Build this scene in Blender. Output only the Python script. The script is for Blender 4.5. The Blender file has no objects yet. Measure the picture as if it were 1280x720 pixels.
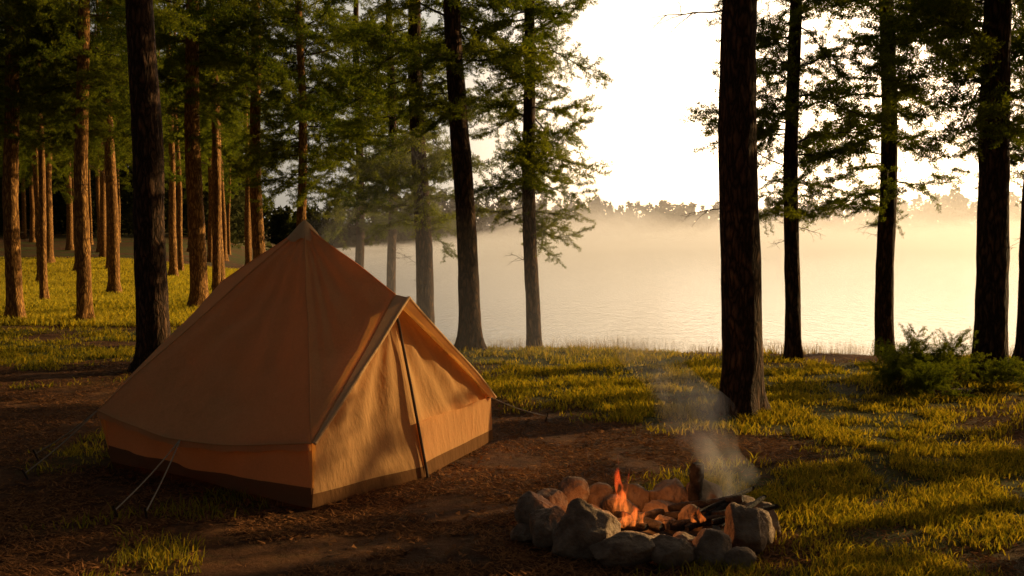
import bpy, math, random
import numpy as np
from mathutils import Vector, Matrix, noise as mnoise
rng=np.random.default_rng(7); random.seed(7)
S=bpy.context.scene
S.view_settings.view_transform='Standard'; S.view_settings.look='None'; S.view_settings.exposure=0

# ---------------- helpers
def np_mesh(name,V,F,mi=None,smooth=False):
    V=np.ascontiguousarray(V,dtype=np.float32); F=np.ascontiguousarray(F,dtype=np.int32)
    me=bpy.data.meshes.new(name); me.vertices.add(len(V)); me.vertices.foreach_set("co",V.ravel())
    me.loops.add(F.size); me.loops.foreach_set("vertex_index",F.ravel())
    me.polygons.add(len(F)); me.polygons.foreach_set("loop_start",np.arange(len(F),dtype=np.int32)*F.shape[1])
    if mi is not None: me.polygons.foreach_set("material_index",np.ascontiguousarray(mi,dtype=np.int32))
    me.polygons.foreach_set("use_smooth",np.full(len(F),smooth))
    me.update(calc_edges=True); me.validate(); return me
def obj(name,me,mats=(),parent=None,loc=None):
    o=bpy.data.objects.new(name,me); S.collection.objects.link(o)
    if me is not None and mats and len(me.materials)==0:
        for m in mats: me.materials.append(m)
    if parent: o.parent=parent
    if loc is not None: o.location=loc
    return o
def hsh(i,j,s):
    n=(i.astype(np.int64)*374761393+j.astype(np.int64)*668265263+s*974711)&0xffffffff
    n=((n^(n>>13))*1274126177)&0xffffffff
    return ((n^(n>>16))&0xffff)/65535.0
def vn(x,y,s=0):
    xi=np.floor(x);yi=np.floor(y);fx=x-xi;fy=y-yi;fx=fx*fx*(3-2*fx);fy=fy*fy*(3-2*fy)
    a=hsh(xi,yi,s);b=hsh(xi+1,yi,s);c=hsh(xi,yi+1,s);d=hsh(xi+1,yi+1,s)
    return (a*(1-fx)+b*fx)*(1-fy)+(c*(1-fx)+d*fx)*fy
def fbm(x,y,o=4,s=0):
    t=0;a=.5
    for k in range(o):
        t=t+a*vn(x*2**k+17.3*k,y*2**k-9.1*k,s+k); a*=.5
    return t/(1-.5**o)
def sst(a,b,x):
    t=np.clip((x-a)/(b-a),0,1); return t*t*(3-2*t)
def lake_s(x,y):
    ys=18.2-1.6*sst(1,10,x)+0.7*(fbm(x*.35,x*0+3,3,5)-.5)*2
    return np.minimum(np.minimum(y-ys,(x+0.22*y+1.2+1.5*(fbm(y*.15,y*0,3,9)-.5))),np.minimum(290-y,420-x))
def H(x,y):
    x=np.asarray(x,dtype=float);y=np.asarray(y,dtype=float)
    s=lake_s(x,y)
    land=0.10*(fbm(x*.35,y*.35,3,1)-.5)+0.05*(fbm(x*1.3,y*1.3,3,2)-.5)+0.03*(fbm(x*5,y*5,3,3)-.5)
    land=land+0.035*np.clip(y-40,0,80)*sst(-2,-12,x+0.22*y)+0.03*np.clip(y-290,0,400)
    k=sst(-1.2,2.6,s)
    return land*(1-k)-1.3*k
def h1(x,y): return float(H(np.array([x]),np.array([y]))[0])
def grassy(x,y):
    g=fbm(x*.55,y*.55,4,11)
    right=sst(-0.6,1.6,x-0.08*(y-6))
    far=sst(9.5,12.5,y+0.25*x)
    base=np.maximum(right,far)
    fire=1-np.exp(-(((x-.85)/1.25)**2+((y-6.35)/1.05)**2)**2)
    return np.clip((g-0.52)*4.4+base*.80-0.10,0,1)*fire

# ---------------- materials
def mat(name):
    m=bpy.data.materials.new(name); m.use_nodes=True; nt=m.node_tree; nt.nodes.clear()
    out=nt.nodes.new("ShaderNodeOutputMaterial"); return m,nt,out
def N(nt,t,**kw):
    n=nt.nodes.new(t)
    for k,v in kw.items():
        if k in n.inputs: n.inputs[k].default_value=v
        else: setattr(n,k,v)
    return n
def ramp(nt,fac,stops):
    r=nt.nodes.new("ShaderNodeValToRGB"); e=r.color_ramp.elements
    while len(e)<len(stops): e.new(.5)
    for i,(p,c) in enumerate(stops): e[i].position=p; e[i].color=(*c,1)
    nt.links.new(fac,r.inputs[0]); return r.outputs[0]
def coords(nt,scale=(1,1,1)):
    tc=nt.nodes.new("ShaderNodeTexCoord"); mp=nt.nodes.new("ShaderNodeMapping"); mp.inputs['Scale'].default_value=scale
    nt.links.new(tc.outputs['Object'],mp.inputs[0]); return mp.outputs[0]
def noisetex(nt,vec,scale,detail=6,rough=.6):
    n=N(nt,"ShaderNodeTexNoise",Scale=scale,Detail=detail,Roughness=rough); nt.links.new(vec,n.inputs['Vector']); return n.outputs[0]
def bump(nt,h,strength,dist):
    b=N(nt,"ShaderNodeBump",Strength=strength,Distance=dist); nt.links.new(h,b.inputs['Height']); return b.outputs[0]
def math_(nt,op,a,b):
    n=nt.nodes.new("ShaderNodeMath"); n.operation=op
    for i,v in enumerate((a,b)):
        if isinstance(v,(int,float)): n.inputs[i].default_value=v
        else: nt.links.new(v,n.inputs[i])
    return n.outputs[0]
def mixc(nt,f,a,b,bt='MIX'):
    n=nt.nodes.new("ShaderNodeMixRGB"); n.blend_type=bt
    for i,v in enumerate((f,a,b)):
        if isinstance(v,(int,float)): n.inputs[i].default_value=v
        elif isinstance(v,tuple): n.inputs[i].default_value=(*v,1)
        else: nt.links.new(v,n.inputs[i])
    return n.outputs[0]
def simple(name,stops,scale=8,rough=.85,bs=.5,bd=.01,sc=(1,1,1)):
    m,nt,out=mat(name); v=coords(nt,sc); n=noisetex(nt,v,scale)
    p=N(nt,"ShaderNodeBsdfPrincipled",Roughness=rough); p.inputs['Specular IOR Level'].default_value=.25
    nt.links.new(ramp(nt,n,stops),p.inputs['Base Color']); nt.links.new(bump(nt,noisetex(nt,v,scale*4),bs,bd),p.inputs['Normal'])
    nt.links.new(p.outputs[0],out.inputs[0]); return m
def barkmat(name,c1,c2,c3,ck):
    m,nt,out=mat(name)
    v=coords(nt,(1,1,.28))
    vo=N(nt,"ShaderNodeTexVoronoi",Scale=15.0); vo.feature='DISTANCE_TO_EDGE'
    vm=nt.nodes.new("ShaderNodeVectorMath"); vm.operation='MULTIPLY_ADD'
    nzc=N(nt,"ShaderNodeTexNoise",Scale=9.0,Detail=5.0); nt.links.new(v,nzc.inputs['Vector'])
    nt.links.new(nzc.outputs['Color'],vm.inputs[0]); vm.inputs[1].default_value=(.2,.2,.2); nt.links.new(v,vm.inputs[2])
    nt.links.new(vm.outputs[0],vo.inputs['Vector'])
    crk=ramp(nt,vo.outputs[0],[(0.0,(0,0,0)),(.35,(1,1,1))])
    col=ramp(nt,noisetex(nt,v,18,6),[(.3,c1),(.5,c2),(.75,c3)])
    col=mixc(nt,crk,ck,col)
    p=N(nt,"ShaderNodeBsdfPrincipled",Roughness=.9); p.inputs['Specular IOR Level'].default_value=.15
    nt.links.new(col,p.inputs['Base Color'])
    hh=math_(nt,'ADD',crk,math_(nt,'MULTIPLY',noisetex(nt,v,40,5),.9))
    nt.links.new(bump(nt,hh,.8,.018),p.inputs['Normal']); nt.links.new(p.outputs[0],out.inputs[0]); return m
m_bark=barkmat("pine_bark",(.06,.034,.02),(.13,.07,.038),(.24,.135,.07),(.02,.012,.008))
m_bark2=barkmat("sunlit_pine_bark",(.26,.125,.035),(.52,.27,.075),(.66,.36,.12),(.12,.055,.018))  # orange pine bark, brightened to paint golden sunlight onto the left-bank trunks
m_twig=simple("branch_wood",[(.3,(.03,.02,.014)),(.7,(.10,.065,.04))],20)
def leafmat(name,c1,c2,trans,tcol,isl=True):
    m,nt,out=mat(name)
    g=nt.nodes.new("ShaderNodeNewGeometry"); oi=nt.nodes.new("ShaderNodeObjectInfo")
    f=math_(nt,'ADD',math_(nt,'MULTIPLY',g.outputs['Random Per Island'],.6),math_(nt,'MULTIPLY',oi.outputs['Random'],.4))
    col=ramp(nt,f,[(.1,c1),(.9,c2)])
    d=nt.nodes.new("ShaderNodeBsdfDiffuse"); nt.links.new(col,d.inputs[0])
    t=nt.nodes.new("ShaderNodeBsdfTranslucent"); nt.links.new(mixc(nt,1.0,col,tcol,'MULTIPLY'),t.inputs[0])
    mx=nt.nodes.new("ShaderNodeMixShader"); mx.inputs[0].default_value=trans
    nt.links.new(d.outputs[0],mx.inputs[1]); nt.links.new(t.outputs[0],mx.inputs[2]); nt.links.new(mx.outputs[0],out.inputs[0]); return m
m_need=leafmat("pine_needles",(.045,.085,.012),(.20,.23,.03),.45,(1.8,1.6,.6))
m_grass=leafmat("grass_blades",(.065,.11,.014),(.36,.29,.045),.5,(1.75,1.4,.42))
m_mead=leafmat("sunlit_meadow_blades",(.24,.25,.03),(.52,.43,.07),.5,(1.7,1.4,.45))  # dry grass, colour raised so the left meadow looks sunlit
m_reed=leafmat("reed_blades",(.12,.11,.04),(.42,.34,.18),.4,(1.3,1.1,.8))
m_lit=leafmat("needle_litter",(.09,.038,.016),(.34,.155,.062),.1,(1,1,1))
m_far=leafmat("far_foliage",(.03,.042,.016),(.075,.075,.025),.2,(1,1,1))
# ground
m_gr,nt,out=mat("forest_soil")
v=coords(nt); at=nt.nodes.new("ShaderNodeAttribute"); at.attribute_name="grass"
soil=ramp(nt,noisetex(nt,v,3.0,10,.7),[(.3,(.04,.019,.010)),(.5,(.115,.052,.024)),(.72,(.25,.115,.046))])
gcol=ramp(nt,noisetex(nt,v,5.0,10,.75),[(.3,(.035,.04,.012)),(.55,(.09,.095,.02)),(.75,(.20,.17,.04))])
f=math_(nt,'ADD',at.outputs['Fac'],math_(nt,'MULTIPLY',math_(nt,'SUBTRACT',noisetex(nt,v,9,8,.7),.5),1.2))
cl=nt.nodes.new("ShaderNodeClamp"); nt.links.new(f,cl.inputs[0])
p=N(nt,"ShaderNodeBsdfPrincipled",Roughness=.95); p.inputs['Specular IOR Level'].default_value=.1
nt.links.new(mixc(nt,cl.outputs[0],soil,gcol),p.inputs['Base Color'])
nt.links.new(bump(nt,noisetex(nt,v,22,12,.75),1.0,.06),p.inputs['Normal']); nt.links.new(p.outputs[0],out.inputs[0])
# water
m_w,nt,out=mat("lake_water"); v=coords(nt,(1,.35,1))
p=N(nt,"ShaderNodeBsdfPrincipled",Roughness=.06,IOR=1.33); p.inputs['Base Color'].default_value=(.02,.025,.02,1)
nt.links.new(bump(nt,noisetex(nt,v,4.5,5),.9,.05),p.inputs['Normal']); nt.links.new(p.outputs[0],out.inputs[0])
# canvas
def canvas(name,c,tr,tc):
    m,nt,out=mat(name); v=coords(nt)
    n=noisetex(nt,v,1.6,6,.6); col=mixc(nt,math_(nt,'MULTIPLY',n,.55),c,tuple(k*.62 for k in c))
    col=mixc(nt,.25,col,ramp(nt,noisetex(nt,v,60,3),[(.3,tuple(k*.7 for k in c)),(.7,c)]))
    b1=bump(nt,noisetex(nt,coords(nt,(1,1,.4)),5,4),.5,.06)
    b2=N(nt,"ShaderNodeBump",Strength=.35,Distance=.003); nt.links.new(noisetex(nt,v,220,2),b2.inputs['Height']); nt.links.new(b1,b2.inputs['Normal'])
    d=N(nt,"ShaderNodeBsdfDiffuse",Roughness=.5); nt.links.new(col,d.inputs[0]); nt.links.new(b2.outputs[0],d.inputs['Normal'])
    t=nt.nodes.new("ShaderNodeBsdfTranslucent"); nt.links.new(mixc(nt,1.0,col,tc,'MULTIPLY'),t.inputs[0])
    mx=nt.nodes.new("ShaderNodeMixShader"); mx.inputs[0].default_value=tr
    nt.links.new(d.outputs[0],mx.inputs[1]); nt.links.new(t.outputs[0],mx.inputs[2]); nt.links.new(mx.outputs[0],out.inputs[0]); return m
m_can=canvas("tent_canvas",(.98,.60,.27),.34,(1.0,.74,.36))
m_hem=canvas("tent_hem",(.92,.62,.33),.1,(1,.8,.6))
m_sod=canvas("tent_groundcloth",(.30,.155,.07),.15,(1,.7,.5))
m_dark=simple("dark_pole",[(.3,(.05,.03,.02)),(.7,(.09,.06,.04))],10)
m_rope=simple("rope",[(.3,(.35,.27,.18)),(.7,(.5,.4,.28))],60)
m_stone=simple("field_stone",[(.25,(.10,.065,.042)),(.5,(.30,.21,.14)),(.75,(.48,.365,.255))],7,.9,1.0,.03)
m_char=simple("charred_wood",[(.35,(.012,.01,.009)),(.6,(.05,.04,.035)),(.8,(.2,.18,.16))],14,.8,1.0,.02)
m_ash=simple("ash",[(.3,(.03,.025,.02)),(.7,(.16,.14,.12))],18)
def volmat(name,dens,col,an,noise_scale=None,thr=(.4,.7),zf=None):
    m,nt,out=mat(name)
    sc=nt.nodes.new("ShaderNodeVolumeScatter"); sc.inputs['Color'].default_value=(*col,1); sc.inputs['Density'].default_value=dens; sc.inputs['Anisotropy'].default_value=an
    if noise_scale:
        n=noisetex(nt,coords(nt,(1,1,.4)),noise_scale,5,.62)
        mr=N(nt,"ShaderNodeMapRange"); mr.inputs[1].default_value=thr[0]; mr.inputs[2].default_value=thr[1]; mr.inputs[3].default_value=0; mr.inputs[4].default_value=dens
        nt.links.new(n,mr.inputs[0]); o_=mr.outputs[0]
        if zf:
            sx=nt.nodes.new("ShaderNodeSeparateXYZ"); nt.links.new(coords(nt),sx.inputs[0])
            m2=N(nt,"ShaderNodeMapRange"); m2.inputs[1].default_value=zf[0]; m2.inputs[2].default_value=zf[1]; m2.inputs[3].default_value=1; m2.inputs[4].default_value=0
            nt.links.new(sx.outputs[2],m2.inputs[0]); o_=math_(nt,'MULTIPLY',o_,m2.outputs[0])
        nt.links.new(o_,sc.inputs['Density'])
    nt.links.new(sc.outputs[0],out.inputs['Volume']); return m
m_mist=volmat("lake_mist",.016,(1,.955,.93),.56)
m_haze=volmat("shore_haze",.026,(1,.95,.95),.5)
m_smoke=volmat("smoke_vol",2.2,(.97,.98,1),.3,4.2,(.43,.72),(.3,1.8))
m_fl,nt,out=mat("flame")
em=nt.nodes.new("ShaderNodeEmission"); v=coords(nt)
sx=nt.nodes.new("ShaderNodeSeparateXYZ"); nt.links.new(v,sx.inputs[0])
nt.links.new(ramp(nt,math_(nt,'MULTIPLY',sx.outputs[2],2.6),[(0,(1,.22,.03)),(.5,(1,.10,.015)),(1,(.9,.05,.01))]),em.inputs[0])
n=noisetex(nt,coords(nt,(1,1,.35)),26,3)
mr=N(nt,"ShaderNodeMapRange"); mr.inputs[1].default_value=.43; mr.inputs[2].default_value=.6; mr.inputs[3].default_value=0; mr.inputs[4].default_value=44
nt.links.new(n,mr.inputs[0]); nt.links.new(mr.outputs[0],em.inputs[1]); nt.links.new(em.outputs[0],out.inputs['Volume'])

# ---------------- ground sheet
def axis(lo,hi,c,n,k):
    a=math.asinh((lo-c)/k); b=math.asinh((hi-c)/k); return c+k*np.sinh(np.linspace(a,b,n))
xs=axis(-700,700,0,560,9); ys=axis(-80,1200,8,520,9)
X,Y=np.meshgrid(xs,ys); Z=H(X,Y)
V=np.stack([X.ravel(),Y.ravel(),Z.ravel()],1)
nx=len(xs);ny=len(ys); i=np.arange(nx*ny).reshape(ny,nx)
F=np.stack([i[:-1,:-1].ravel(),i[:-1,1:].ravel(),i[1:,1:].ravel(),i[1:,:-1].ravel()],1)
me=np_mesh("ground",V,F,smooth=True)
a=me.attributes.new("grass",'FLOAT','POINT'); a.data.foreach_set("value",grassy(V[:,0],V[:,1]).astype(np.float32))
obj("ground",me,[m_gr])
me=np_mesh("lake",np.array([[-150,14,-.35],[460,14,-.35],[460,300,-.35],[-150,300,-.35]]),np.array([[0,1,2,3]])); obj("lake",me,[m_w])

# ---------------- blades
def in_tent(x,y):
    C=np.array([-1.42,7.0]);u=np.array([1.25,2.4]);w=np.array([-2.06,1.5]); det=u[0]*w[1]-u[1]*w[0]
    dx=x-C[0];dy=y-C[1]; a=(dx*w[1]-dy*w[0])/det; b=(u[0]*dy-u[1]*dx)/det
    return (a>-.02)&(a<1.02)&(b>-.02)&(b<1.02)
def blades(name,x,y,hgt,wid,m,lean=.5,flat=False,zoff=0.):
    n=len(x); z=H(x,y)+zoff
    th=rng.uniform(0,2*np.pi,n); ph=rng.uniform(0,2*np.pi,n)
    b=np.stack([x,y,z],1)
    if flat:
        d=np.stack([np.cos(th),np.sin(th),rng.uniform(-.05,.45,n)],1); w=np.stack([-np.sin(th),np.cos(th),rng.uniform(-.5,.5,n)],1)
        b[:,2]+=.006
        V=np.stack([b-w*wid[:,None],b+w*wid[:,None],b+d*hgt[:,None]],1).reshape(-1,3); F=np.arange(3*n).reshape(n,3)
    else:
        w=np.stack([np.cos(th),np.sin(th),0*th],1)*wid[:,None]
        l=rng.uniform(.1,1,n)*lean*hgt; d=np.stack([np.cos(ph)*l,np.sin(ph)*l,hgt],1)
        mid=b+d*np.array([.35,.35,.6]); tip=b+d
        V=np.stack([b-w,b+w,mid+w*.7,tip,mid-w*.7],1).reshape(-1,3)
        k=np.arange(n)*5
        me=np_mesh(name,V,np.concatenate([np.stack([k,k+1,k+2],1),np.stack([k,k+2,k+4],1),np.stack([k+4,k+2,k+3],1)]))
        return obj(name,me,[m])
    return obj(name,np_mesh(name,V,F),[m])
n=560000
y=4.6*np.exp(rng.random(n)*math.log(30/4.6)); x=rng.uniform(-1,1,n)*(.60*y+1.0)
g=grassy(x,y); cl=fbm(x*2.6,y*2.6,3,21)
keep=(rng.random(n)<g*np.clip((cl-.36)*4.2,.03,1))&~in_tent(x,y)&(lake_s(x,y)<.3)
x=x[keep];y=y[keep];cl=cl[keep]
hg=rng.uniform(.02,.07,len(x))*(.30+1.3*cl)*(1+.02*y); blades("grass",x,y,hg,.0022*(1+y/5)*rng.uniform(.6,1.3,len(x)),m_grass,1.2)
n=130000
y=rng.uniform(22,62,n); x=-rng.uniform(.2,.72,n)*y; k=lake_s(x,y)<-.3; x=x[k];y=y[k]
blades("meadow_grass",x,y,rng.uniform(.06,.18,len(x)),rng.uniform(.01,.02,len(x)),m_mead,1.0)
n=260000
y=4.4*np.exp(rng.random(n)*math.log(17/4.4)); x=rng.uniform(-1,1,n)*(.60*y+1.0)
k=(rng.random(n)>grassy(x,y)*.8)&~in_tent(x,y)&(fbm(x*2,y*2,3,33)>.36); x=x[k];y=y[k]
blades("pine_needle_litter",x,y,rng.uniform(.02,.075,len(x)),rng.uniform(.0015,.007,len(x)),m_lit,flat=True)
n=12000
y=4.4*np.exp(rng.random(n)*math.log(15/4.4)); x=rng.uniform(-1,1,n)*(.60*y+1.0)
k=(rng.random(n)>grassy(x,y)*.6)&~in_tent(x,y)&(fbm(x*1.4,y*1.4,3,37)>.42); x=x[k];y=y[k]
blades("fallen_leaves",x,y,rng.uniform(.02,.055,len(x)),rng.uniform(.008,.02,len(x)),m_lit,flat=True,zoff=.006)
n=120000
x=rng.uniform(-6,17,n); y=rng.uniform(15.5,24,n); s=lake_s(x,y)
k=(s>-.6)&(s<4.2)&(fbm(x*1.6,y*3.4,3,44)>.53+.02*np.abs(s)); x=x[k];y=y[k]
zz=np.maximum(-.36-H(x,y),0)
blades("shore_reeds",x,y,rng.uniform(.08,.24,len(x))+zz,rng.uniform(.004,.008,len(x)),m_reed,.3)

# ---------------- branches
def tube_segs(P0,P1,r0,r1,ns=4):
    P0=np.array(P0);P1=np.array(P1);r0=np.array(r0)[:,None];r1=np.array(r1)[:,None]
    d=P1-P0; d/=np.linalg.norm(d,axis=1)[:,None]+1e-9
    up=np.where(np.abs(d[:,2:3])>.9,np.array([[1.,0,0]]),np.array([[0,0,1.]]))
    a=np.cross(d,up); a/=np.linalg.norm(a,axis=1)[:,None]; b=np.cross(d,a)
    vs=[];n=len(P0)
    for k in range(ns):
        c,s=math.cos(2*math.pi*k/ns),math.sin(2*math.pi*k/ns); vs.append(P0+(a*c+b*s)*r0)
    for k in range(ns):
        c,s=math.cos(2*math.pi*k/ns),math.sin(2*math.pi*k/ns); vs.append(P1+(a*c+b*s)*r1)
    V=np.stack(vs,1).reshape(-1,3); base=np.arange(n)*2*ns; F=[]
    for k in range(ns):
        k2=(k+1)%ns; F.append(np.stack([base+k,base+k2,base+ns+k2],1)); F.append(np.stack([base+k,base+ns+k2,base+ns+k],1))
    return V,np.concatenate(F)
def branch_mesh(seed,L=2.2,droop=.15,dens=1.0,bare=False,nl=.095):
    r=np.random.default_rng(seed); segs=[];tw=[]
    def poly(p,d,length,rad,n,curl):
        pts=[p];d=d/np.linalg.norm(d)
        for k in range(n):
            d=d+r.normal(0,.13,3)+np.array([0,0,curl/n]); d/=np.linalg.norm(d); pts.append(pts[-1]+d*length/n)
        for k in range(n): segs.append((pts[k],pts[k+1],rad*(1-k/n*.85),rad*(1-(k+1)/n*.85)))
        return pts
    st=poly(np.zeros(3),np.array([1,0,-droop+.1]),L,.022*L/2.2+.004,10,droop*1.2)
    t=.16
    side=1
    while t<1:
        k=min(int(t*10),9); f=t*10-k; p=st[k]*(1-f)+st[k+1]*f; ax=st[k+1]-st[k]; ax/=np.linalg.norm(ax)
        ang=math.radians(r.uniform(35,72)); d=ax*math.cos(ang)+np.array([-ax[1],ax[0],0])*side*math.sin(ang)+np.array([0,0,r.uniform(-.75,.5)])
        l=L*(.14+.28*math.sin(math.pi*min(1,(1-t)*.75+.12)))*r.uniform(.55,1.15)
        if r.random()<.88 and not (bare and r.random()<.5):
            pts=poly(p,d,l,.008,5,r.uniform(-.3,.5)); tw.append(pts)
            m=int(l/.085)
            for q in range(m):
                tt=(q+.8)/(m+.5); kk=min(int(tt*5),4); ff=tt*5-kk; pp=pts[kk]*(1-ff)+pts[kk+1]*ff; a2=pts[kk+1]-pts[kk]; a2/=np.linalg.norm(a2)
                sd=1 if q%2 else -1; an=math.radians(r.uniform(30,65))
                d2=a2*math.cos(an)+np.array([-a2[1],a2[0],0])*sd*math.sin(an)+np.array([0,0,r.uniform(-.6,.7)])
                tw.append(poly(pp,d2,r.uniform(.08,.22)*(1.2-tt*.5),.004,2,.1))
        t+=r.uniform(.035,.07); side=-side
    tw.append(st[6:])
    A=np.array([s[0] for s in segs]);B=np.array([s[1] for s in segs])
    Vw,Fw=tube_segs(A,B,[s[2] for s in segs],[s[3] for s in segs],3)
    if bare: return np_mesh("dead_branch",Vw,Fw)
    bs=[];axs=[]
    for pts in tw:
        for a_,b_ in zip(pts[:-1],pts[1:]):
            l=np.linalg.norm(b_-a_); m=max(1,int(l/.022*dens*2.6)); u=r.random(m)[:,None]; bs.append(a_*(1-u)+b_*u); axs.append(np.repeat(((b_-a_)/l)[None],m,0))
    b=np.concatenate(bs);ax=np.concatenate(axs);n=len(b)
    rd=r.normal(0,1,(n,3)); rd-=ax*np.sum(rd*ax,1)[:,None]; rd/=np.linalg.norm(rd,axis=1)[:,None]
    d=ax*r.uniform(.3,1.0,(n,1))+rd; d[:,2]+=.15; d/=np.linalg.norm(d,axis=1)[:,None]
    w=np.cross(d,r.normal(0,1,(n,3))); w/=np.linalg.norm(w,axis=1)[:,None]; w*=.017
    tip=b+d*r.uniform(.6,1.1,(n,1))*nl
    kk=np.arange(n)*3+len(Vw)
    Fn=np.stack([kk,kk+1,kk+2],1)
    Vn=np.stack([b,b+(tip-b)*.6+w,tip],1).reshape(-1,3)
    me=np_mesh("needle_branch",np.concatenate([Vw,Vn]),np.concatenate([Fw,Fn]),np.concatenate([np.zeros(len(Fw)),np.ones(len(Fn))]))
    return me
BR=[]
for s_ in range(6):
    me=branch_mesh(100+s_,2.2,[.05,.15,.25,.35,.2,.1][s_]); me.materials.append(m_twig); me.materials.append(m_need); BR.append(me)
DEAD=[]
for s_ in range(3):
    me=branch_mesh(200+s_,1.5,.1,bare=True); me.materials.append(m_twig); DEAD.append(me)
def trunk(name,x,y,r,height,lean=(0,0),seed=0,ns=28,dz=.12,mb=None):
    rr=np.random.default_rng(seed); zs=np.concatenate([[-.3,-.1],np.arange(0,min(8,height),dz),np.arange(8,height,.5),[height]]) if height>8 else np.concatenate([[-.3],np.arange(0,height,dz),[height]])
    th=np.arange(ns)/ns*2*np.pi; Zs,T=np.meshgrid(zs,th,indexing='ij')
    ph=rr.uniform(0,6.28,4)
    R=r*(1-.72*np.clip(Zs/height,0,1)**1.1)
    flare=np.exp(-np.clip(Zs,-.2,9)/.22)*(.35+.28*np.sin(3*T+ph[0])+.2*np.sin(5*T+ph[1]))
    R=R*(1+np.clip(flare,0,2))*(1+.10*(vn(T/6.283*14,Zs*3.5,seed)-.5)+.08*(vn(T/6.283*5,Zs*.9,seed+3)-.5))
    cx=lean[0]*Zs+.05*np.sin(Zs*.7+ph[2])*np.clip(Zs/3,0,1); cy=lean[1]*Zs+.05*np.sin(Zs*.6+ph[3])*np.clip(Zs/3,0,1)
    V=np.stack([(cx+R*np.cos(T)).ravel(),(cy+R*np.sin(T)).ravel(),Zs.ravel()],1)
    nz=len(zs); i=np.arange(nz*ns).reshape(nz,ns); j=np.roll(i,-1,1)
    F=np.stack([i[:-1].ravel(),j[:-1].ravel(),j[1:].ravel(),i[1:].ravel()],1)
    o=obj(name,np_mesh(name,V,F,smooth=True),[mb or m_bark],loc=(x,y,h1(x,y)))
    return o,lambda z:(lean[0]*z+.05*math.sin(z*.7+ph[2]),lean[1]*z+.05*math.sin(z*.6+ph[3]))
tc=0
def pine(x,y,r,height=15,lean=(0,0),z0=2.5,step=.16,sc=.8,zmid=8,step2=.95,dead=4,seed=None,det=True,extra=()):
    global tc; tc+=1; seed=seed or tc*13; rr=random.Random(seed)
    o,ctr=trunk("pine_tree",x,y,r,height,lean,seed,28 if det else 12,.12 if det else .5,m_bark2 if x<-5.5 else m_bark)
    z=z0
    while z<height:
        me=rr.choice(BR); b=obj("branch",me,parent=o); c=ctr(z); az=rr.uniform(0,6.283)
        t=(z-z0)/(height-z0); s=sc*rr.uniform(.5,1.15)*(min(1,.55+t*3) if t<.5 else max(.25,1.6*(1-t)+.2))
        b.location=(c[0],c[1],z); b.rotation_euler=(rr.uniform(-.5,.5),rr.uniform(-.2,.45)-(.4*t),az); b.scale=(s,s,s)
        z+=(step if z<zmid else step2)*rr.uniform(.4,1.6)
    for k in range(dead):
        z=rr.uniform(1.8,max(z0+1,3)); b=obj("dead_branch",rr.choice(DEAD),parent=o); c=ctr(z); s=rr.uniform(.25,.6)
        b.location=(c[0],c[1],z); b.rotation_euler=(0,rr.uniform(-.2,.4),rr.uniform(0,6.28)); b.scale=(s,s,s)
    for (z,az,s,kind) in extra:
        b=obj("dead_branch",DEAD[kind],parent=o); c=ctr(z); b.location=(c[0],c[1],z); b.rotation_euler=(0,.1,math.radians(az)); b.scale=(s,s,s)
    return o
pine(-5.15,14.3,.235,17,(-.03,0),5.3,.3,1.0,dead=5)
pine(-1.75,20.3,.19,16,(-.025,0),3.2,.115,.88)
pine(-.72,17.3,.19,16,(-.045,0),3.8,.15,.9,dead=6)
pine(.42,18.2,.135,14,(-.025,0),2.2,.06,.72,zmid=7.5)
pine(2.56,11.0,.225,17,(-.012,0),6.0,.35,1.1,dead=1,extra=((2.3,170,.45,1),(4.45,185,.75,1),(4.7,160,.7,2)))
pine(4.48,15.8,.125,14,(-.01,0),2.3,.08,.75,zmid=7)
pine(6.47,17.2,.16,15,(-.015,0),2.6,.08,.85,zmid=7.5)
pine(6.5,13.5,.215,16,(.008,0),3.1,.10,.85,zmid=7)
pine(7.75,14.8,.18,16,(0,0),2.9,.12,.95)
pine(9.6,16.1,.17,15,(0,0),2.8,.15,1.0)
pine(-11.8,23.6,.19,17,(.0,0),4.3,.13,1.15)
pine(-12.9,23.9,.17,17,(-.0,0),4.0,.13,1.15)
pine(-10.15,23.6,.11,15,(.01,0),4.2,.14,1.0)
pine(-9.9,23.0,.17,17,(.012,0),4.4,.13,1.1)
pine(-14.6,31,.12,15,(0,0),4.6,.18,1.1,zmid=10)
pine(-8.7,27.6,.24,18,(-.012,0),4.7,.14,1.2,zmid=9.5)
pine(-9.2,31,.13,15,(0,0),5,.18,1.1,zmid=10)
pine(-7.6,30,.2,17,(-.01,0),4.7,.13,1.15,zmid=10)
pine(-5.9,28,.15,16,(0,0),4.0,.13,1.1,zmid=9.5)
pine(-4.6,30,.15,15,(0,0),3.6,.13,1.1,zmid=10)
pine(-2.9,24.0,.12,14,(0,0),3.4,.12,.9)
rr=random.Random(5); pts=[]
while len(pts)<50:
    y_=rr.uniform(33,100); x_=-rr.uniform(.19,.64)*y_
    if lake_s(np.array([x_]),np.array([y_]))[0]>-1.5: continue
    if any((x_-a)**2+(y_-b)**2<7 for a,b in pts): continue
    if 33<y_<46 and x_<-11 and rr.random()<.8: continue
    pts.append((x_,y_)); pine(x_,y_,rr.uniform(.13,.24),rr.uniform(15,20),(rr.uniform(-.02,.02),0),rr.uniform(4.5,8),.40,1.6,zmid=3.5+.25*y_,step2=1.2,dead=0,det=False)
for (x_,y_,r_,z_) in [(14.5,14.0,.18,7.5),(19.5,22.6,.2,9),(8.6,7.4,.2,2.5),(10.6,9.6,.2,3.1),(13.4,11.0,.2,3.8),(9.8,4.6,.2,3),(7.4,9.0,.13,6.5),(17,15,.2,7)]:  # unseen pines right of frame, added to cast shadow streaks on the ground
    pine(x_,y_,r_,16,(0,0),z_,.36,1.15,zmid=9,step2=1.0,dead=1,det=False)
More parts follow.
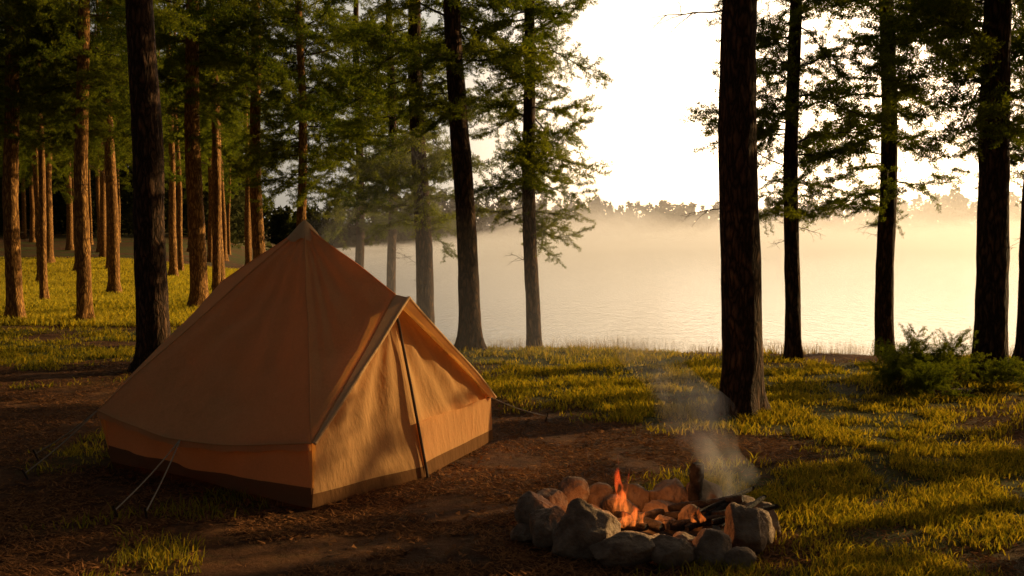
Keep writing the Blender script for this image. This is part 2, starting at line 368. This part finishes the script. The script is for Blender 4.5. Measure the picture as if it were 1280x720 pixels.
pine(9.0,11.9,.08,5.5,(0,0),.5,.12,.55,zmid=6,dead=0,det=False)  # this and next two: unseen young firs, added to shade the right-hand grass
pine(7.6,8.0,.07,5.0,(0,0),.4,.12,.42,zmid=6,dead=0,det=False)
pine(7.9,6.4,.07,4.5,(0,0),.4,.12,.42,zmid=6,dead=0,det=False)

# ---------------- distant forest over the lake and behind the left bank
r=np.random.default_rng(3)
def conifers(cx,cy,ht,m_,sz,wf=.22):
    hb=H(cx,cy); n_=len(cx); u=r.random((n_,m_))**.8; th=r.uniform(0,6.283,(n_,m_)); rad=(1-u)*ht[:,None]*wf*r.uniform(.4,1.1,(n_,m_))+.1
    c=np.stack([cx[:,None]+rad*np.cos(th),cy[:,None]+rad*np.sin(th),hb[:,None]+ht[:,None]*u],2).reshape(-1,3)
    return (c[:,None]+r.normal(0,sz,(len(c),3,3))).reshape(-1,3)
nt_=1500; cx=r.uniform(-330,460,nt_); cy=292+r.uniform(0,40,nt_)
V1=conifers(cx,cy,r.uniform(7,14,nt_)*(.65+1.0*fbm(cx*.03,cx*0,3,4)),130,.6,.28)
nt_=150; cy=r.uniform(105,150,nt_); cx=-r.uniform(.27,.75,nt_)*cy
V2=conifers(cx,cy,r.uniform(9,17,nt_),900,.28)
V=np.concatenate([V1,V2])
obj("distant_forest",np_mesh("distant_forest",V,np.arange(len(V)).reshape(-1,3)),[m_far])

# ---------------- mist
def mistbody(name,y0,y1,hbase,hvar,m,seed,xl,xr,z0=-.33,nx_=110,ny_=90,fr=(.12,.09),ek=(4,8,9,5),pw=1.7):
    vv=np.linspace(0,1,ny_); uu=np.linspace(0,1,nx_)**(1.5 if pw>1 else 1); U,Vv=np.meshgrid(uu,vv)
    Yg=y0+(y1-y0)*Vv**pw; Xg=xl(Yg)+(xr(Yg)-xl(Yg))*U
    e=sst(0,1,np.minimum(U*ek[0],(1-U)*ek[1]))*sst(0,1,np.minimum(Vv*ek[2],(1-Vv)*ek[3]))
    T=z0+.05+(hbase+hvar*(fbm(Xg*fr[0]+seed,Yg*fr[1],4,seed)-.45)*2)*e
    T=np.maximum(T,z0+.05)
    a=np.stack([Xg.ravel(),Yg.ravel(),T.ravel()],1); b=a.copy(); b[:,2]=z0
    n=nx_*ny_; i=np.arange(n).reshape(ny_,nx_)
    ft=np.stack([i[:-1,:-1].ravel(),i[:-1,1:].ravel(),i[1:,1:].ravel(),i[1:,:-1].ravel()],1)
    fb=ft[:,::-1]+n
    ed=np.concatenate([i[0],i[1:,-1],i[-1,::-1][1:],i[::-1,0][1:]])
    e2=ed[:-1];e3=ed[1:]
    fs=np.stack([e2,e2+n,e3+n,e3],1)
    obj(name,np_mesh(name,np.concatenate([a,b]),np.concatenate([ft,fb,fs])),[m])
mistbody("mist",24,285,3.9,4.4,m_mist,3,lambda y:-.24*y+.5,lambda y:.9*y+30)
mistbody("shore_haze",13.5,26,4.6,3.0,m_haze,12,lambda y:y*0-6.5,lambda y:y*0+4.5,z0=-.34,nx_=60,ny_=40,fr=(.4,.3),ek=(2.2,2.2,2.2,3),pw=1)

# ---------------- tent
tent=bpy.data.objects.new("canvas_tent",None); S.collection.objects.link(tent)
A=np.array([-1.85,8.9,2.04]);P=np.array([-.95,8.17,1.45]);P2=np.array([-2.86,9.72,1.47])
C0=np.array([-1.42,7.0,0]);R0=np.array([-.17,9.4,0]);L0=np.array([-3.46,8.52,0]);B0=np.array([-2.2,10.9,0])
C1=np.array([-1.425,7.03,.45]);R1=np.array([-.20,9.32,.42]);L1=np.array([-3.53,8.42,.45]);B1=np.array([-2.22,10.95,.43])
M0=np.array([-.70,7.90,0])
cen=np.array([-1.85,8.9,.6])
TV=[];TF=[];TM=[];off=0
def warp(p):
    q=Vector(p*1.7); return p+np.array(mnoise.noise_vector(q))*.018
def addgrid(fn,nu,nv,matf=lambda u,v:0,sag=0.0,wr=.01,seed=0):
    global off
    G=np.zeros((nu+1,nv+1,3))
    for i in range(nu+1):
        for j in range(nv+1): G[i,j]=fn(i/nu,j/nv)
    du=np.gradient(G,axis=0);dv=np.gradient(G,axis=1);nn=np.cross(du,dv)
    avg=nn.sum((0,1)); avg/=np.linalg.norm(avg)
    if np.dot(avg,G.mean((0,1))-cen)<0: avg=-avg
    for i in range(nu+1):
        for j in range(nv+1):
            u=i/nu;v_=j/nv; e=min(1,6*min(u,1-u))*min(1,6*min(v_,1-v_)); e2=16*u*(1-u)*v_*(1-v_)
            q=G[i,j]; w=mnoise.noise(Vector((q[0]*2.2+seed,q[1]*2.2,q[2]*1.3)))+.6*mnoise.noise(Vector((q[0]*6+seed,q[1]*6,q[2]*2.2)))
            cr=math.sin(v_*23+seed+2*mnoise.noise(Vector((u*2,v_*3,seed))))*.35*(u*(1-u)*4)
            G[i,j]=warp(q)+avg*(e*wr*(w+cr)-e2*sag)
    V=G.reshape(-1,3); idx=np.arange(len(V)).reshape(nu+1,nv+1)+off
    TV.append(V)
    for i in range(nu):
        for j in range(nv):
            TF.append((idx[i,j],idx[i+1,j],idx[i+1,j+1],idx[i,j+1])); TM.append(matf((i+.5)/nu,(j+.5)/nv))
    off+=len(V)
lerp=lambda a,b,t:a*(1-t)+b*t
def tri(a,b,c): return lambda u,v:lerp(a,lerp(b,c,v),u)
def edge_eave(a,b,out,dz,amt=1):
    return lambda t: lerp(a,b,t)+np.array(out)*math.sin(math.pi*t)*amt+np.array([0,0,dz])*math.sin(math.pi*t)
outCL=np.array([-.588,-.809,0]);outCR=np.array([.887,-.462,0])
eCL=edge_eave(C1,L1,outCL*.10,-.10)
eRB=edge_eave(R1,B1,-outCL*.08,-.06)
addgrid(lambda u,v:lerp(A,eCL(v),u),44,56,sag=.05,wr=.036,seed=1)
addgrid(tri(A,L1,P2),30,16,sag=.02,wr=.01,seed=2)
addgrid(tri(A,P,C1),36,24,sag=.03,wr=.03,seed=3)
addgrid(lambda u,v:lerp(A,eRB(v),u),30,30,sag=.04,wr=.015,seed=4)
addgrid(tri(A,R1,P),30,16,sag=.02,wr=.01,seed=5)
addgrid(tri(A,P2,B1),30,16,sag=.02,wr=.01,seed=6)
sod=lambda u,v:1 if u>.70 else 0
ins=.05
def wall(e,a0,b0,out,seed):
    addgrid(lambda u,v:lerp(e(v)-out*ins+np.array([0,0,.03]),lerp(a0,b0,v)+out*.02*math.sin(9*v),u),14,50,sod,sag=-.01,wr=.03,seed=seed)
wall(eCL,C0,L0,outCL,7); wall(eRB,R0,B0,-outCL,8)
addgrid(lambda u,v:eCL(v)+np.array([0,0,-.05*u*(1+.12*math.sin(v*40))])+outCL*.008*math.sin(v*27)*u,3,60,lambda u,v:0,wr=.004,seed=9)
def path(pk,e,b):
    def f(s):
        return lerp(pk,e,s/.72) if s<.72 else lerp(e,b,(s-.72)/.28)
    return f
inn=-outCR*.06
def mid(s): return lerp(P+inn+np.array([0,0,-.02]),M0,s)
pl=path(P+inn,C1+inn*.6,C0); pr=path(P+inn,R1+inn*.6,R0)
dm=lambda u,v:1 if u>.93 else 0
addgrid(lambda u,v:lerp(pl(u),mid(u),v),50,26,dm,sag=.02,wr=.032,seed=10)
addgrid(lambda u,v:lerp(mid(u),pr(u),v),50,30,dm,sag=.035,wr=.035,seed=11)
mb=lerp(L0,B0,.5)-outCR*.15
pl2=path(P2,L1,L0);pr2=path(P2,B1,B0)
addgrid(lambda u,v:lerp(pl2(u),lerp(P2,mb,u),v),30,12,dm,seed=12); addgrid(lambda u,v:lerp(lerp(P2,mb,u),pr2(u),v),30,12,dm,seed=13)
Po=P+outCR*.13+np.array([0,0,-.02])
addgrid(lambda u,v:lerp(lerp(P,C1,u),lerp(Po,C1+outCR*.03,u),v),36,3,lambda u,v:2,wr=.0,seed=14)
addgrid(lambda u,v:lerp(lerp(P,R1,u),lerp(Po,R1+outCR*.06,u),v),36,3,lambda u,v:2,wr=.0,seed=15)
addgrid(lambda u,v:lerp(lerp(R1,lerp(M0,P,.30),v),lerp(R0,M0,v),u)+outCR*.012*(1-u),8,20,lambda u,v:1 if u>.75 else 0,wr=.006,seed=16)
me=np_mesh("canvas",np.concatenate(TV),np.array(TF),TM,smooth=True)
obj("canvas",me,[m_can,m_sod,m_hem],tent)
def tube(name,pts,r,m,parent=None):
    cu=bpy.data.curves.new(name,'CURVE'); cu.dimensions='3D'; cu.bevel_depth=r; cu.bevel_resolution=2
    sp=cu.splines.new('POLY'); sp.points.add(len(pts)-1)
    for i,p in enumerate(pts): sp.points[i].co=(*p,1)
    o=bpy.data.objects.new(name,cu); S.collection.objects.link(o); cu.materials.append(m)
    if parent: o.parent=parent
    return o
def seam(a,b,r=.011,m=m_hem,n=24): tube("seam",[warp(lerp(a,b,k/n)) for k in range(n+1)],r,m,tent)
for a,b in [(A,C1),(A,P),(A,P2),(A,L1),(A,R1)]: seam(a,b,.007,m_can)
seam(Po,C1+outCR*.03,.014); seam(Po,R1+outCR*.06,.013); seam(P,C1,.007,m_can)
tube("seam",[warp(eCL(k/40)) for k in range(41)],.008,m_can,tent)
tube("door_pole",[mid(.12)+outCR*.03,mid(.5)+outCR*.035,M0+outCR*.03],.012,m_dark,tent)
tube("main_pole",[(-1.85,8.9,0),tuple(A-np.array([0,0,.03]))],.025,m_dark,tent)
V=[];F=[];n=24
for k,(rr_,zz) in enumerate([(.012,.035),(.05,.0),(.10,-.07),(.145,-.14)]):
    for j in range(n):
        t=2*math.pi*j/n; q=rr_*(1+.12*math.sin(4*t)*(k>1)); V.append((A[0]+q*math.cos(t),A[1]+q*math.sin(t),A[2]+zz-.02*(k==3)*math.sin(5*t)))
for k in range(3):
    for j in range(n): F.append((k*n+j,k*n+(j+1)%n,(k+1)*n+(j+1)%n,(k+1)*n+j))
obj("apex_cap",np_mesh("apex_cap",np.array(V),np.array(F),smooth=True),[m_hem],tent)
E=eCL(.52)
def rope(a,b):
    b=(b[0],b[1],h1(b[0],b[1])+.06); a=np.array(a);b=np.array(b)
    tube("guy_rope",[lerp(a,b,k/10)-np.array([0,0,.02*math.sin(math.pi*k/10)]) for k in range(11)],.0055,m_rope,tent)
    d=(a-b)/np.linalg.norm(a-b); tube("tent_peg",[b+np.array([-d[0]*.03,-d[1]*.03,.03]),b+np.array([d[0]*.08,d[1]*.08,-.15])],.009,m_dark,tent)
rope(E,(-2.72,6.75)); rope(E,(-2.5,6.72)); rope(R1,(.36,10.3)); rope(L1,(-4.1,8.5))
rope(B1,(-1.9,12.4)); rope(L1,(-3.9,7.9))

# ---------------- fire pit
pit=bpy.data.objects.new("fire_pit",None); S.collection.objects.link(pit)
import bmesh
def stone(x,y,w,d,h,rot,seed,name="stone",z=None):
    bm=bmesh.new(); bmesh.ops.create_icosphere(bm,subdivisions=5,radius=1); r=random.Random(seed)
    planes=[(Vector((r.gauss(0,1),r.gauss(0,1),r.gauss(0,.8))).normalized(),r.uniform(.55,.84)) for _ in range(13)]
    for v in bm.verts:
        c=v.co.copy()
        for nrm,dd in planes:
            k=c.dot(nrm)-dd
            if k>0: c-=nrm*k*.92
        c+=c.normalized()*(.09*mnoise.noise(c*1.8+Vector((seed,0,0)))+.045*mnoise.noise(c*5+Vector((seed,0,0)))+.02*mnoise.noise(c*14+Vector((seed,0,0))))
        c*=1.12
        v.co=Vector((c.x*w/2,c.y*d/2,c.z*h/2))
    me=bpy.data.meshes.new(name); bm.to_mesh(me); bm.free()
    for p_ in me.polygons: p_.use_smooth=True
    o=obj(name,me,[m_stone],pit); o.location=(x,y,(h1(x,y)+h*.36) if z is None else z); o.rotation_euler=(r.uniform(-.15,.15),r.uniform(-.15,.15),rot); return o
ring=[(.66,5.78,.40,.26,.19),(.95,5.76,.27,.24,.21),(1.17,5.78,.27,.25,.21),(1.42,5.97,.27,.28,.34),(.42,5.98,.40,.3,.34),(.22,6.12,.26,.26,.26),
(.16,6.38,.30,.28,.30),(.27,6.62,.24,.24,.24),(.42,6.82,.26,.24,.28),(.63,6.93,.22,.24,.22),(.86,6.98,.26,.22,.24),(1.10,6.95,.30,.26,.26),(1.34,6.86,.3,.26,.25),(1.52,6.66,.28,.28,.22),(1.62,6.40,.24,.28,.2),(1.55,6.17,.22,.24,.22),(1.32,5.66,.16,.15,.12),(.08,6.22,.16,.15,.12),(.75,6.72,.24,.2,.18),(1.0,6.68,.26,.2,.18),(.52,6.6,.2,.18,.15),(1.05,6.02,.2,.16,.14),(.9,6.05,.16,.14,.12),(1.2,6.4,.2,.18,.2),(1.0,6.35,.18,.16,.16)]
for k,(a,b,c,d,e) in enumerate(ring): stone(a,b,c*1.08,d*1.05,e*1.05,random.uniform(-.5,.5),50+k)
n=30;V=[(.85,6.35,.05)];F=[]
for k in range(n):
    t=2*math.pi*k/n; V.append((.85+.62*math.cos(t),6.35+.5*math.sin(t),.0))
for k in range(n): F.append((0,1+k,1+(k+1)%n))
obj("ash_bed",np_mesh("ash_bed",np.array(V),np.array(F),smooth=True),[m_ash],pit,(0,0,h1(.85,6.35)+.02))
def log(p0,p1,r,seed,m=m_char):
    p0=np.array(p0);p1=np.array(p1);d=p1-p0;L=np.linalg.norm(d);d/=L; a=np.cross(d,[0,0,1.]) if abs(d[2])<.9 else np.array([1.,0,0]); a/=np.linalg.norm(a); b=np.cross(d,a); nz=16;ns=16;V=[];F=[]
    for i in range(nz+1):
        for j in range(ns):
            t=2*math.pi*j/ns; q=r*(1+.35*mnoise.noise(Vector((math.cos(t)*1.5+seed,math.sin(t)*1.5,i*.4))))*(1 if 0<i<nz else .8)
            V.append(p0+d*L*i/nz+(a*math.cos(t)+b*math.sin(t))*q)
    for i in range(nz):
        for j in range(ns): F.append((i*ns+j,i*ns+(j+1)%ns,(i+1)*ns+(j+1)%ns,(i+1)*ns+j))
    V.append(p0);V.append(p1);n0=len(V)-2
    for j in range(ns): F.append((n0,j,(j+1)%ns,(j+1)%ns)); F.append((n0+1,nz*ns+(j+1)%ns,nz*ns+j,nz*ns+j))
    me=bpy.data.meshes.new("log"); me.from_pydata([tuple(v) for v in V],[],[tuple(dict.fromkeys(int(q) for q in f)) for f in F])
    for p_ in me.polygons: p_.use_smooth=True
    return obj("log",me,[m],pit)
log((1.0,6.25,.08),(1.44,6.26,.14),.03,1); log((1.0,6.5,.08),(1.46,6.2,.17),.026,2); log((1.05,6.6,.10),(1.50,6.40,.22),.026,3)
log((.6,6.3,.06),(1.0,6.5,.10),.035,4); log((.7,6.6,.06),(.95,6.2,.09),.03,5); log((1.25,6.75,.1),(1.27,6.72,.38),.045,6); log((1.1,6.2,.08),(1.5,6.5,.20),.024,7)
log((.5,6.45,.05),(.85,6.2,.09),.03,8); log((1.25,6.14,.14),(1.70,6.3,.20),.016,9); log((1.3,6.1,.12),(1.66,6.46,.22),.015,10); log((1.2,6.3,.16),(1.62,6.6,.24),.014,11)
def flame(x,y,z,hgt,w,seed):
    V=[];F=[];nz=18;ns=12
    for i in range(nz+1):
        t=i/nz; rad=w*(math.sin(math.pi*min(1,t*.9+.1))**.8)*(1-t)**.6+.001
        ox=.35*w*math.sin(t*6+seed)+.6*w*math.sin(t*2.3+seed*2)*t; oy=.3*w*math.cos(t*5+seed)
        for j in range(ns):
            a=2*math.pi*j/ns; q=rad*(1+.35*math.sin(3*a+t*7+seed)); V.append((ox+q*math.cos(a),oy+q*.6*math.sin(a),t*hgt))
    for i in range(nz):
        for j in range(ns): F.append((i*ns+j,i*ns+(j+1)%ns,(i+1)*ns+(j+1)%ns,(i+1)*ns+j))
    me=bpy.data.meshes.new("flame")
    FF=F+[tuple(range(ns))[::-1],tuple(range(nz*ns,nz*ns+ns))]
    me.from_pydata(V,[],FF); o=obj("flame",me,[m_fl],pit); o.location=(x,y,z); return o
for f_ in [(.70,6.38,.14,.38,.036,1),(.74,6.42,.13,.27,.03,2.5),(.67,6.4,.13,.20,.028,6.2),(.77,6.2,.10,.15,.045,4),(.71,6.18,.09,.15,.045,5.5),(.82,6.22,.10,.10,.03,3),(1.17,6.12,.14,.10,.028,7),(1.13,6.14,.14,.07,.028,8.5)]: flame(*f_)
l=bpy.data.lights.new("fire_glow",'POINT'); l.energy=6; l.color=(1,.32,.07); l.shadow_soft_size=.08
lo=obj("fire_glow",l,parent=pit,loc=(.74,6.3,.26))
def plume(pts,rads,seed,name="smoke"):
    V=[];F=[];ns=16;n=len(pts)*6-5; P_=np.array(pts,float)
    tt=np.linspace(0,len(pts)-1,n)
    for i,t in enumerate(tt):
        k=min(int(t),len(pts)-2);f_=t-k;f2=f_*f_*(3-2*f_); c=P_[k]*(1-f_)+P_[k+1]*f_; r_=rads[k]*(1-f2)+rads[k+1]*f2
        c=c+np.array([math.sin(t*2.4+seed),math.cos(t*2.0+seed),0])*.035*min(t,1.5)
        for j in range(ns):
            a=2*math.pi*j/ns; q=r_*(1+.3*mnoise.noise(Vector((math.cos(a)+seed,math.sin(a),t*.9)))); V.append((c[0]+q*math.cos(a),c[1]+q*math.sin(a),c[2]))
    for i in range(n-1):
        for j in range(ns): F.append((i*ns+j,i*ns+(j+1)%ns,(i+1)*ns+(j+1)%ns,(i+1)*ns+j))
    F.append(tuple(range(ns))[::-1]); F.append(tuple(range((n-1)*ns,n*ns)))
    me=bpy.data.meshes.new(name); me.from_pydata(V,[],F); o=obj(name,me,[m_smoke]); return o
plume([(1.45,6.5,.18),(1.43,6.5,.40),(1.32,6.5,.62),(1.15,6.52,.85),(.98,6.55,1.1),(.86,6.6,1.4),(.8,6.6,1.8)],[.10,.2,.22,.22,.22,.2,.04],1)
plume([(1.25,6.4,.2),(1.28,6.4,.4),(1.15,6.42,.65),(1.0,6.45,.9),(.92,6.45,1.2)],[.05,.09,.12,.12,.01],5)

# ---------------- bush
rr=random.Random(9)
for (bx,by,w_,nb,s0,s1) in [(5.35,13.0,.4,46,.18,.34),(5.0,12.0,.28,30,.12,.22),(6.4,12.6,.3,26,.12,.2)]:
    bush=bpy.data.objects.new("juniper_bush",None); S.collection.objects.link(bush); bush.location=(bx,by,h1(bx,by))
    for k in range(nb):
        b=obj("branch",rr.choice(BR),parent=bush); s=rr.uniform(s0,s1); b.scale=(s,s,s); b.location=(rr.uniform(-w_,w_),rr.uniform(-w_,w_)*.7,rr.uniform(0,.15)); b.rotation_euler=(rr.uniform(-1,1),-rr.uniform(.1,1.3),rr.uniform(0,6.28))
tw=bpy.data.objects.new("fallen_twigs",None); S.collection.objects.link(tw)
for k in range(50):
    yy=rr.uniform(5,12); xx=rr.uniform(-.5,.45)*yy
    if in_tent(np.array([xx]),np.array([yy]))[0] or (xx-.85)**2+(yy-6.35)**2<.9: continue
    b=obj("twig",rr.choice(DEAD),parent=tw); s=rr.uniform(.12,.35); b.scale=(s,s,s*.4); b.location=(xx,yy,h1(xx,yy)+.015); b.rotation_euler=(0,0.03,rr.uniform(0,6.28))

# ---------------- light
AZ=math.radians(62);EL=math.radians(14)
sd=Vector((math.sin(AZ)*math.cos(EL),math.cos(AZ)*math.cos(EL),math.sin(EL)))
l=bpy.data.lights.new("sun",'SUN'); l.energy=5; l.angle=math.radians(.5); l.color=(1,.66,.28)
o=obj("sun",l); o.rotation_mode='QUATERNION'; o.rotation_quaternion=sd.to_track_quat('Z','Y')
w=bpy.data.worlds.new("World"); S.world=w; w.use_nodes=True; nt=w.node_tree; nt.nodes.clear()
sk=nt.nodes.new("ShaderNodeTexSky"); sk.sky_type='NISHITA'; sk.sun_disc=False; sk.sun_elevation=EL; sk.sun_rotation=AZ; sk.dust_density=4; sk.air_density=1.0; sk.ozone_density=.6
tcn=nt.nodes.new("ShaderNodeTexCoord")
nrmn=nt.nodes.new("ShaderNodeVectorMath"); nrmn.operation='NORMALIZE'; nt.links.new(tcn.outputs['Generated'],nrmn.inputs[0])
def lobe(az,el,lo,pw,amp,col):
    ga=math.radians(az); ge=math.radians(el)
    dp=nt.nodes.new("ShaderNodeVectorMath"); dp.operation='DOT_PRODUCT'
    nt.links.new(nrmn.outputs[0],dp.inputs[0]); dp.inputs[1].default_value=(math.sin(ga)*math.cos(ge),math.cos(ga)*math.cos(ge),math.sin(ge))
    mr=nt.nodes.new("ShaderNodeMapRange"); mr.inputs[1].default_value=lo; mr.inputs[2].default_value=1; nt.links.new(dp.outputs['Value'],mr.inputs[0])
    return mixc(nt,1.0,col,math_(nt,'MULTIPLY',math_(nt,'POWER',mr.outputs[0],pw),amp),'MULTIPLY')
g1=lobe(28,14,.4,1.8,10.5,(1,.91,.76)); g2=lobe(27,0,.84,1.5,46.0,(1,.68,.38))
tot=mixc(nt,1.0,mixc(nt,1.0,sk.outputs[0],(.30,.235,.19),'MULTIPLY'),g1,'ADD'); tot=mixc(nt,1.0,tot,g2,'ADD')
bg=nt.nodes.new("ShaderNodeBackground"); bg.inputs[1].default_value=.11; ow=nt.nodes.new("ShaderNodeOutputWorld")
nt.links.new(tot,bg.inputs[0]); nt.links.new(bg.outputs[0],ow.inputs[0])
cam=bpy.data.cameras.new("camera"); cam.lens=35; cam.clip_end=3000; co=obj("camera",cam,loc=(0,0,1.9)); co.rotation_euler=(math.radians(90-2.76),0,0); S.camera=co
